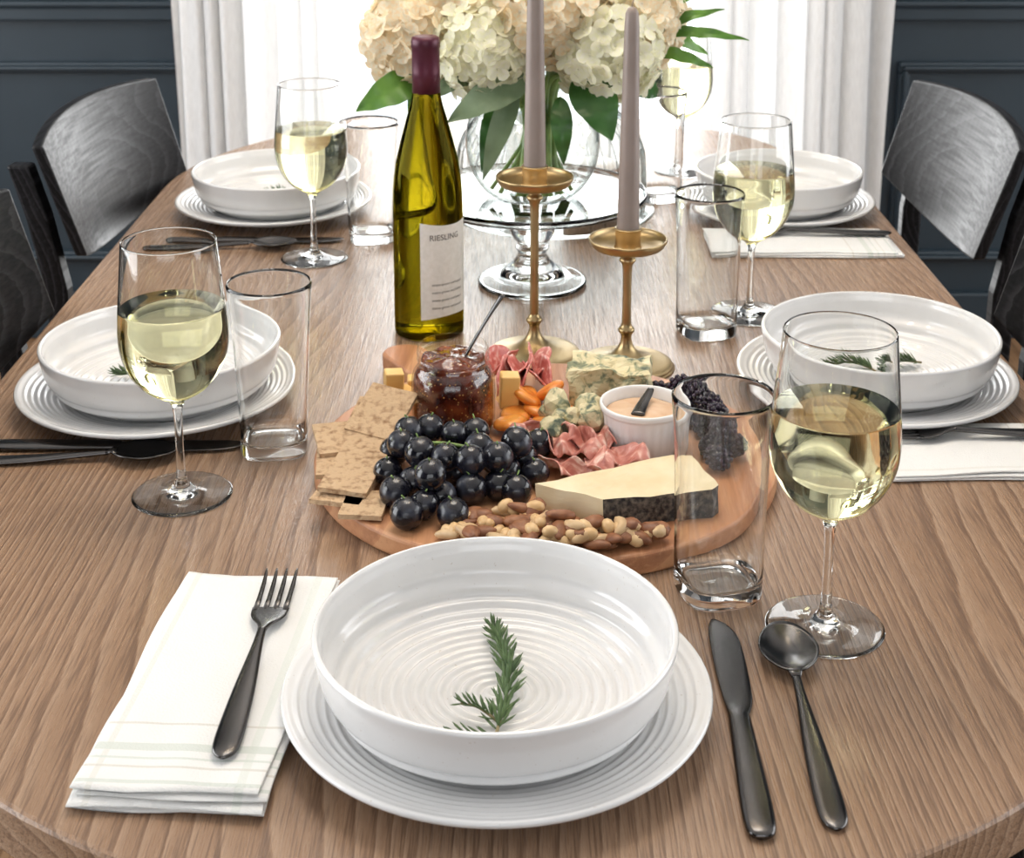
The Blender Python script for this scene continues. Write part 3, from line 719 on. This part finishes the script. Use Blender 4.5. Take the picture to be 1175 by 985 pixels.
for x,y,z,r in [(-.116,1.352,.009,.3),(-.104,1.376,.009,.7),(-.114,1.378,.026,.2),(-.094,1.404,.009,.1),(-.003,1.352,.018,.1),(-.004,1.378,.010,.4),(-.122,1.332,.009,.9)]:
    P.append(xf(box(-.009,.009,-.009,.009,-.0085,.0085 if y!=1.352 or x<-.05 else .024),trs((x,y,BZ+z),(0,.05,r))))
o=inst('yellow_cheese_cubes',merge('yellow_cheese_cubes',P,['gouda'],False)); bevel(o,.0015,2)
jj=empty('jam_jar',(-.0545,1.324,BZ+.0002))
jo=cr([(0,.001),(.03,0),(.036,.002),(.0385,.008),(.0388,.03),(.0385,.050),(.0360,.058),(.0325,.063),(.0318,.067),(.0335,.069),(.0320,.072),(.0335,.075),(.0325,.081),(.0312,.0815)],4)
inst('jar_glass',lmesh('jar_glass',[tuple(p) for p in jo],'jarglass',64),jj)
jp=cr([(0,.0025),(.0328,.0032),(.0370,.0092),(.0373,.03),(.0370,.0488),(.0345,.0562),(.0308,.0622),(.0298,.066),(.0275,.0695),(.02,.071),(.01,.073),(0,.0735)],4)
jm=lmesh('fig_jam',[tuple(p) for p in jp],'jam',56)
for v in jm.vertices:
    if v.co.z>.066: v.co.z+=.004*noise.noise(v.co*90)
inst('fig_jam',jm,jj)
inst('jam_spoon',merge('jam_spoon',[tube(cr([(.006,0,.060),(.018,.0,.083),(.033,.004,.108),(.046,.008,.128)],5),lambda t:.0024+.0014*max(0,t-.6)*2.5,10,.6)],['metal']),jj)
rk=empty('dip_ramekin',(.118,1.280,BZ+.0002))
ro=cr([(0,.001),(.028,.0),(.031,.001),(.033,.005),(.0365,.036),(.0385,.039),(.0392,.043)],4)
ri=cr([(.0392,.043),(.0385,.0447),(.0365,.044),(.0352,.036),(.031,.008),(.027,.005),(0,.005)],4)
inst('ramekin',lmesh('ramekin',[tuple(p) for p in ro]+[tuple(p) for p in ri][1:],'porcelain',144,rib=lambda a,z:(.012*math.cos(a*28) if .004<z<.035 else 0)),rk)
dm=lmesh('dip',[(0,.006),(.0305,.008),(.0342,.034),(.030,.0355),(.02,.037),(.01,.038),(0,.037)],'dip',48)
for v in dm.vertices:
    if v.co.z>.0335 and v.co.xy.length<.031: v.co.z+=.003*noise.noise(v.co*80)
inst('dip',dm,rk)
inst('dip_spreader',merge('dip_spreader',[tube(cr([(-.006,-.016,.039),(-.001,.000,.041),(.006,.016,.045),(.009,.024,.047)],4),lambda t:.0065-.0035*t,12,.3)],['metal']),rk)
P=[]; random.seed(17); dr=ico(1)
for x,y,z in [(.180,1.232,.013),(.199,1.260,.013),(.176,1.258,.013),(.194,1.288,.013),(.172,1.310,.013),(.188,1.314,.013),(.186,1.248,.033),(.184,1.278,.034),(.180,1.302,.034),(.158,1.334,.013),(.178,1.338,.013),(.148,1.352,.013),(.166,1.356,.013),(.158,1.342,.033),(.142,1.376,.013),(.17,1.322,.034)]:
    rot=Euler((R(0,6),R(0,6),R(0,6))).to_matrix()
    n=44
    for i in range(n):
        zz=1-2*(i+.5)/n; a=i*2.39996; r=math.sqrt(1-zz*zz)
        p=rot@Vector((r*math.cos(a)*.0095,r*math.sin(a)*.0095,zz*.0125))
        P.append(xf(dr,trs((x+p.x,y+p.y,BZ+z+p.z),(0,0,a),(.0031,)*3)))
    P.append(xf(ico(2),trs((x,y,BZ+z),(0,0,0),(.0095,)*3)))
inst('blackberries',merge('blackberries',P,['berry']))

# ------------------------------------------------------------ rosemary
def needle(L,w):
    rs=[]
    for t,k in ((0,.35),(.25,.9),(.7,1),(1,.12)):
        rs.append([(w*k*math.cos(a),L*t,w*.45*k*math.sin(a)+.06*L*t*t) for a in (0,pi/2,pi,3*pi/2)])
    return rings(rs)
def sprig(loc,rz,L,seed,branches=True,sc=1):
    random.seed(seed); P=[]
    def br(p0,p1,n,l0,bend):
        a=Vector(p0);b=Vector(p1);mid=(a+b)/2+Vector(bend)
        pts=cr([a,mid,b],10); P.append((*tube(pts,lambda t:.0012*(1-.55*t),6),1))
        for i in range(n):
            t=.10+.90*i/n; q=t*(len(pts)-1); k=int(q); p=pts[k].lerp(pts[min(k+1,len(pts)-1)],q-k)
            dd=(pts[min(k+1,len(pts)-1)]-pts[max(k-1,0)]).normalized()
            side=Vector((-dd.y,dd.x,0)); ang=i*2.4; out=(side*math.cos(ang)+Vector((0,0,1))*abs(math.sin(ang))*.9)
            nd=(dd*R(.9,1.5)+out).normalized()
            rot=nd.to_track_quat('Y','Z').to_matrix().to_4x4()
            ln=l0*R(.75,1.1)*(1-.35*max(0,t-.6)/.4)
            V,F=needle(ln,.0011); M4=Matrix.Translation(p)@rot
            P.append(([M4@Vector(v) for v in V],F,0))
    br((0,-L/2,.002),(0,L/2,.005),96,.0185,(.010,0,.003))
    if branches:
        br((.002,-L*.36,.003),(-.022,-L*.26,.008),14,.012,(0,.002,.002))
        br((.0,-L*.46,.002),(-.030,-L*.50,.006),16,.011,(0,-.002,.002))
    return inst('rosemary_sprig',merge('rosemary_sprig',P,['rosemary','twig']),None,loc,(0,0,rz),(sc,)*3)
sprig((-.012,.906,T+.0205),math.radians(1),.124,1)
sprig((-.372,1.432,T+.0185),math.radians(65),.06,2,False)
sprig((.350,1.465,T+.0185),math.radians(80),.06,3,False)
sprig((.405,1.468,T+.0185),math.radians(130),.05,4,False)
sprig((-.335,2.115,T+.0185),math.radians(70),.06,5,False)

# ------------------------------------------------------------ lights
def area(name,loc,rot,sx,sy,L,col=(1,1,1)):
    l=bpy.data.lights.new(name,'AREA'); l.shape='RECTANGLE'; l.size=sx; l.size_y=sy; l.color=col
    l.energy=L*pi*sx*sy; o=bpy.data.objects.new(name,l); link(o,None,loc,rot); return o
area('daylight_back',((wx0+wx1)/2,YB+.2,1.28),(-pi/2,0,0),1.5,2.2,5.6,(1,1,.99))
area('daylight_left',(XL-.15,1.55,1.4),(0,-pi/2,0),1.8,2.7,5.0,(.97,.985,1))
area('daylight_right',(XR+.15,1.55,1.4),(0,pi/2,0),1.8,2.7,3.0,(.99,.995,1))
area('daylight_front',(0,YF-.15,1.45),(pi/2,0,0),2.4,1.7,1.2,(.99,.99,1))
ch=empty('chandelier',(0,1.65,1.95))
P=[tube([(0,0,.05),(0,0,H-1.95)],.008,12),xf(lathe([(0,.0),(.06,0),(.06,.02),(0,.025)],40),Matrix.Translation((0,0,H-1.95-.026)))]
N=6
P.append(rings([[(( .30+.008*math.cos(b))*math.cos(2*pi*i/64),(.30+.008*math.cos(b))*math.sin(2*pi*i/64),.05+.008*math.sin(b)) for b in [2*pi*k/10 for k in range(10)]] for i in range(64)],close=True))
for i in range(N):
    a=2*pi*i/N+.3; P.append(tube([(0,0,.05),(.30*math.cos(a),.30*math.sin(a),.05)],.005,8)); P.append(tube([(.30*math.cos(a),.30*math.sin(a),.05),(.30*math.cos(a),.30*math.sin(a),.015)],.012,12))
inst('brass_frame',merge('brass_frame',P,['brass'],True,recalc=True),ch)
P=[xf(ico(3),trs((.30*math.cos(2*pi*i/N+.3),.30*math.sin(2*pi*i/N+.3),-.008),sc=(.026,.026,.030))) for i in range(N)]
inst('bulbs',merge('bulbs',P,['bulb']),ch)
l=bpy.data.lights.new('ceiling_fill','AREA'); l.shape='DISK'; l.size=.9; l.energy=14; l.color=(1,.96,.90)  # added unseen fill disc for soft light from above, no fixture behind it
lo=bpy.data.objects.new('added_ceiling_fill',l); link(lo,None,(0,1.7,H-.01))
w=bpy.data.worlds.new('World'); scene.world=w; w.use_nodes=True
w.node_tree.nodes['Background'].inputs[0].default_value=(.9,.95,1,1); w.node_tree.nodes['Background'].inputs[1].default_value=1.5

# ------------------------------------------------------------ camera
cam=bpy.data.cameras.new('camera'); co=bpy.data.objects.new('camera',cam); link(co,None,(0,0,T+.61),(math.radians(76.5),0,0))
cam.sensor_fit='HORIZONTAL'; cam.sensor_width=36; cam.lens=1750/1175*36; cam.shift_y=-(492.5-165)/1175
cam.clip_start=.02; cam.dof.use_dof=True; cam.dof.focus_distance=1.2; cam.dof.aperture_fstop=16
scene.camera=co
scene.view_settings.view_transform='Standard'
scene.view_settings.look='None'
scene.view_settings.exposure=0
